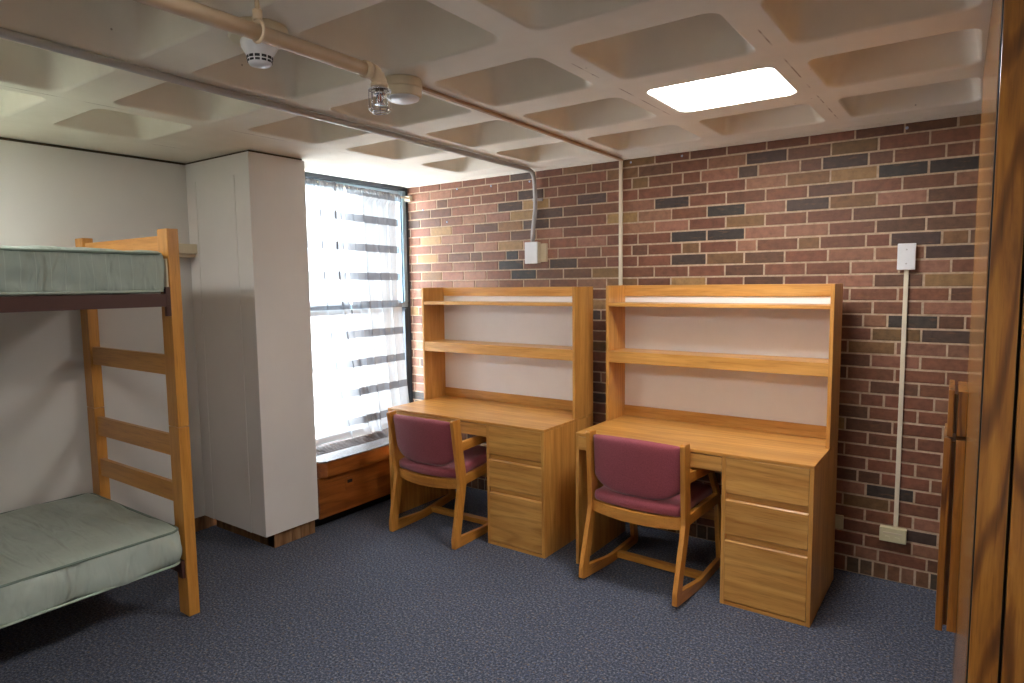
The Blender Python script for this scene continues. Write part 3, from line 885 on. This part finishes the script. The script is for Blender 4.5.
# conduits and boxes
g = empty('grey_conduit', (-2.48, -2, 2.358)); tag(g, 'grey metal conduit crossing the ceiling and bending down the brick to a white box', 'conduit')
pts = [(-2.29, -5.04, 2.361), (-2.388, -3.1, 2.361), (-2.425, -2.66, 2.361), (-2.456, -2.0, 2.361), (-2.475, -1.0, 2.361), (-2.503, -.16, 2.361)]
bend = [(-2.510, -.105, 2.352), (-2.522, -.066, 2.33), (-2.533, -.042, 2.298), (-2.536, -.032, 2.25), (-2.536, -.026, 2.18), (-2.540, -.024, 2.10), (-2.549, -.026, 2.03), (-2.556, -.030, 1.96), (-2.558, -.032, 1.885)]
MB().tube(pts+bend, .0145, 16).build('tube', cond_grey, g)
m = MB()
m.tube([(-2.537, -.026, 2.185+.0), (-2.537, -.026, 2.165)], .018, 14); m.box(-2.522, -2.49, -.014, -.0005, 2.166, 2.184, .002)
m.build('strap', cond_grey, g)
jb = empty('junction_box', (-2.56, -.02, 1.81)); tag(jb, 'white junction box on the brick at the end of the grey conduit', 'junction box')
MB().box(-2.592, -2.452, -.022, -.001, 1.745, 1.872, .003).build('back_plate', cream_plastic, jb)
MB().box(-2.602, -2.497, -.052, -.022, 1.737, 1.882, .004).build('box', cream_plastic, jb)
MB().box(-2.606, -2.501, -.062, -.052, 1.734, 1.884, .004).build('cover', white_plastic, jb)

rw = empty('surface_raceway', (-1.87, -.9, ZC)); tag(rw, 'slim raceway from the alarm across the ceiling and down behind the hutch', 'raceway')
MB().prism([(-1.831, -1.95), (-1.811, -1.95), (-1.869, -.018), (-1.889, -.018)], 'z', ZC-.0135, ZC-.0005, .002).build('ceiling_run', race_brown, rw)
MB().box(-1.903, -1.880, -.016, -.0005, .95, ZC-.006, .003).build('wall_run', race_cream, rw)

wb = empty('wall_box', (-.299, -.02, 1.71)); tag(wb, 'white blank box plate high on the brick at the right', 'wall plate')
MB().box(-.338, -.266, -.028, -.001, 1.648, 1.772, .003).build('box', cream_plastic, wb)
pl_ = MB().box(-.342, -.262, -.036, -.028, 1.644, 1.776, .004).build('cover_plate', white_plastic, wb)
for z in (1.675, 1.745):
    MB().tube([(-.302, -.0360, z), (-.302, -.0375, z)], .004, 10).build('screw', cond_grey, pl_)
r2 = empty('surface_raceway', (-.30, -.01, 1)); tag(r2, 'straight cream raceway from the white plate down to the almond outlet', 'raceway')
MB().box(-.3115, -.2905, -.016, -.0005, .3005, 1.6475, .003).build('channel', race_cream, r2)
ob = empty('wall_outlet', (-.31, -.02, .26)); tag(ob, 'almond outlet box low on the brick below the raceway', 'outlet')
MB().box(-.372, -.250, -.04, -.001, .226, .3, .003).build('box', almond, ob)
MB().box(-.355, -.268, -.0425, -.04, .268, .278, .001).build('ledge', cream_plastic, ob)
MB().box(-.345, -.325, -.0425, -.04, .242, .256, .001).build('socket', almond, ob)
MB().box(-.300, -.280, -.0425, -.04, .242, .256, .001).build('socket', almond, ob)
oc = empty('wall_outlet', (-.575, -.015, .27)); tag(oc, 'almond outlet plate low on the brick half hidden behind the desk side', 'outlet')
MB().box(-.60, -.548, -.012, -.001, .236, .312, .003).build('plate', almond, oc)
MB().box(-.588, -.562, -.015, -.012, .255, .29, .002).build('socket', almond, oc)
lg = MB().box(XL+.0005, XL+.09, -1.95, YC0-.001, 1.805, 1.868, .006).box(XL+.0005, XL+.07, -1.95, YC0-.006, 1.785, 1.805, .004).build('wall_ledge', cream_plastic)
tag(lg, 'short cream ledge on the white wall between the bed and the column', 'ledge')
for i, (x, z) in enumerate(((-3.266, 2.318), (-2.941, 2.31), (-2.60, 2.309), (-3.623, 2.186), (-3.374, 2.076), (-1.826, 2.352), (-1.491, 2.352), (-.326, 2.35))):
    a = MB(); a.tube([(x, .001, z), (x, -.004, z)], [.008, .006], 10)
    tag(a.build('wall_anchor', anchor_m), 'tiny pale plug high in the brick wall', 'wall anchor', 'pale plugs near the top of the brick wall')

# ------------------------------------------------------------------ wardrobe at the right
wr = empty('wardrobe', (0, 0, 0)); wr.location = (.30, -1.5, 0)
tag(wr, 'dark oak wardrobe along the right edge with drawers standing open', 'wardrobe')
N_, F_ = Vector((.0131, -2.20)), Vector((-.0200, -.80))
dx = (F_-N_).normalized(); nx = Vector((dx.y, -dx.x))      # nx points into the wardrobe (+x)
def wpt(s, d): p = N_+dx*s+nx*d; return (p.x, p.y)
LEN = (F_-N_).length
def wbox(s0, s1, d0, d1, z0, z1, bev=.002):
    return MB().prism([wpt(s0, d0), wpt(s1, d0), wpt(s1, d1), wpt(s0, d1)], 'z', z0, z1, bev)
ZT = ZC-.002
wbox(.010, LEN, .0, .045, .0, ZT, 0).build('front_frame', wd_face, wr)
wbox(.004, LEN-.002, .045, .56, .0, ZT, .002).build('carcass', wd_z, wr)
wbox(-.018, .002, .0035, .0545, .0, ZT, .0006).build('end_stile', wd_z, wr)
wbox(-.004, .004, .0545, .0605, .0, ZT, 0).build('painted_gap_shade', black_m, wr)  # solid black strips painted in as the shade of the stile joints
wbox(-.012, .010, .0008, .0035, .0, ZT, 0).build('painted_gap_shade', black_m, wr)
wbox(-.018, .004, .0605, .56, .0, ZT, .003).build('end_panel', wd_z, wr)
s0 = LEN-.30
for (d0, d1, d2, z0, z1) in ((-.066, -.042, -.030, .309, 1.030), (-.058, -.040, -.030, 1.036, 1.205)):
    d = wbox(s0, LEN-.01, d0, d1, z0, z1, .003).build('drawer', wd_z, wr)
    wbox(s0+.05, LEN-.02, d1, d2, z0+.004, z1-.02, .001).build('drawer_neck', wd_z, d)
    wbox(s0+.004, LEN-.02, d2, -.0005, z0+.004, z1-.004, .002).build('drawer_box', wd_z, d)

# ------------------------------------------------------------------ world, camera, colour
w = bpy.data.worlds.new('overcast_sky'); S.world = w; w.use_nodes = True
nt = w.node_tree; nt.nodes.clear()
out = nt.nodes.new('ShaderNodeOutputWorld'); bg = nt.nodes.new('ShaderNodeBackground')
tc = nt.nodes.new('ShaderNodeTexCoord')
def wn(typ, **k):
    n = nt.nodes.new('ShaderNode'+typ)
    for q, v in k.items(): setattr(n, q, v)
    return n
# bright overcast above, added ground glow for ceiling, horizon shaped for curtains, brighter left
sep = wn('SeparateXYZ'); nt.links.new(tc.outputs['Generated'], sep.inputs[0])
el = wn('MapRange'); el.inputs[1].default_value = -1; el.inputs[2].default_value = 1
nt.links.new(sep.outputs[2], el.inputs[0])
rm = wn('ValToRGB'); e = rm.color_ramp.elements
while len(e) < 4: e.new(.5)
G, HZ, SK = 1.0, .023, 1.0
for q, (p, c) in zip(e, ((.25, (G*.88, G*.95, G, 1)), (.36, (HZ*.90, HZ*.97, HZ*1.04, 1)), (.675, (HZ*.90, HZ*.97, HZ*1.04, 1)), (.76, (SK*.84, SK*.93, SK, 1)))): q.position = p; q.color = c
nt.links.new(el.outputs[0], rm.inputs[0])
az = wn('VectorMath', operation='DOT_PRODUCT'); az.inputs[1].default_value = (-.82, .57, 0)   # more to the left: lower y share
nt.links.new(tc.outputs['Generated'], az.inputs[0])
dv = wn('Math', operation='ARCTAN2'); nt.links.new(sep.outputs[1], dv.inputs[0])
ng = wn('Math', operation='MULTIPLY'); ng.inputs[1].default_value = -1; nt.links.new(sep.outputs[0], ng.inputs[0]); nt.links.new(ng.outputs[0], dv.inputs[1])
ar = wn('MapRange'); ar.inputs[1].default_value = .655; ar.inputs[2].default_value = .735; ar.inputs[3].default_value = 26.0; ar.inputs[4].default_value = 1.0
nt.links.new(dv.outputs[0], ar.inputs[0])
mu = wn('Vector'+'Math', operation='SCALE'); nt.links.new(rm.outputs[0], mu.inputs[0]); nt.links.new(ar.outputs[0], mu.inputs['Scale'])
mn = wn('VectorMath', operation='MINIMUM'); mn.inputs[1].default_value = (1, 1, 1.02); nt.links.new(mu.outputs[0], mn.inputs[0])
nt.links.new(mn.outputs[0], bg.inputs[0]); bg.inputs[1].default_value = 23.0
nt.links.new(bg.outputs[0], out.inputs[0])
f, yaw, pitch, roll = 651.84, .6208, .0908, -.0123
fw = Vector((-math.sin(yaw)*math.cos(pitch), math.cos(yaw)*math.cos(pitch), -math.sin(pitch)))
rt = Vector((math.cos(yaw), math.sin(yaw), 0)); up = rt.cross(fw)
r2_, u2_ = rt*math.cos(roll)+up*math.sin(roll), up*math.cos(roll)-rt*math.sin(roll)
cam = bpy.data.cameras.new('camera'); cam.sensor_width = 36; cam.sensor_fit = 'HORIZONTAL'; cam.lens = f/1024*36
cam.clip_start = .02
co = bpy.data.objects.new('camera', cam); COL.objects.link(co)
M = Matrix((r2_, u2_, -fw)).transposed().to_4x4(); M.translation = Vector((0, -3.8718, 1.6065))
co.matrix_world = M
S.camera = co
S.view_settings.view_transform = 'Standard'; S.view_settings.look = 'None'
S.view_settings.gamma = 1; S.view_settings.exposure = 0.5; S.view_settings.use_curve_mapping = False
S.cycles.max_bounces = 10; S.cycles.diffuse_bounces = 6; S.cycles.transparent_max_bounces = 12
S.cycles.use_denoising = True
S.cycles.sample_clamp_indirect = 8
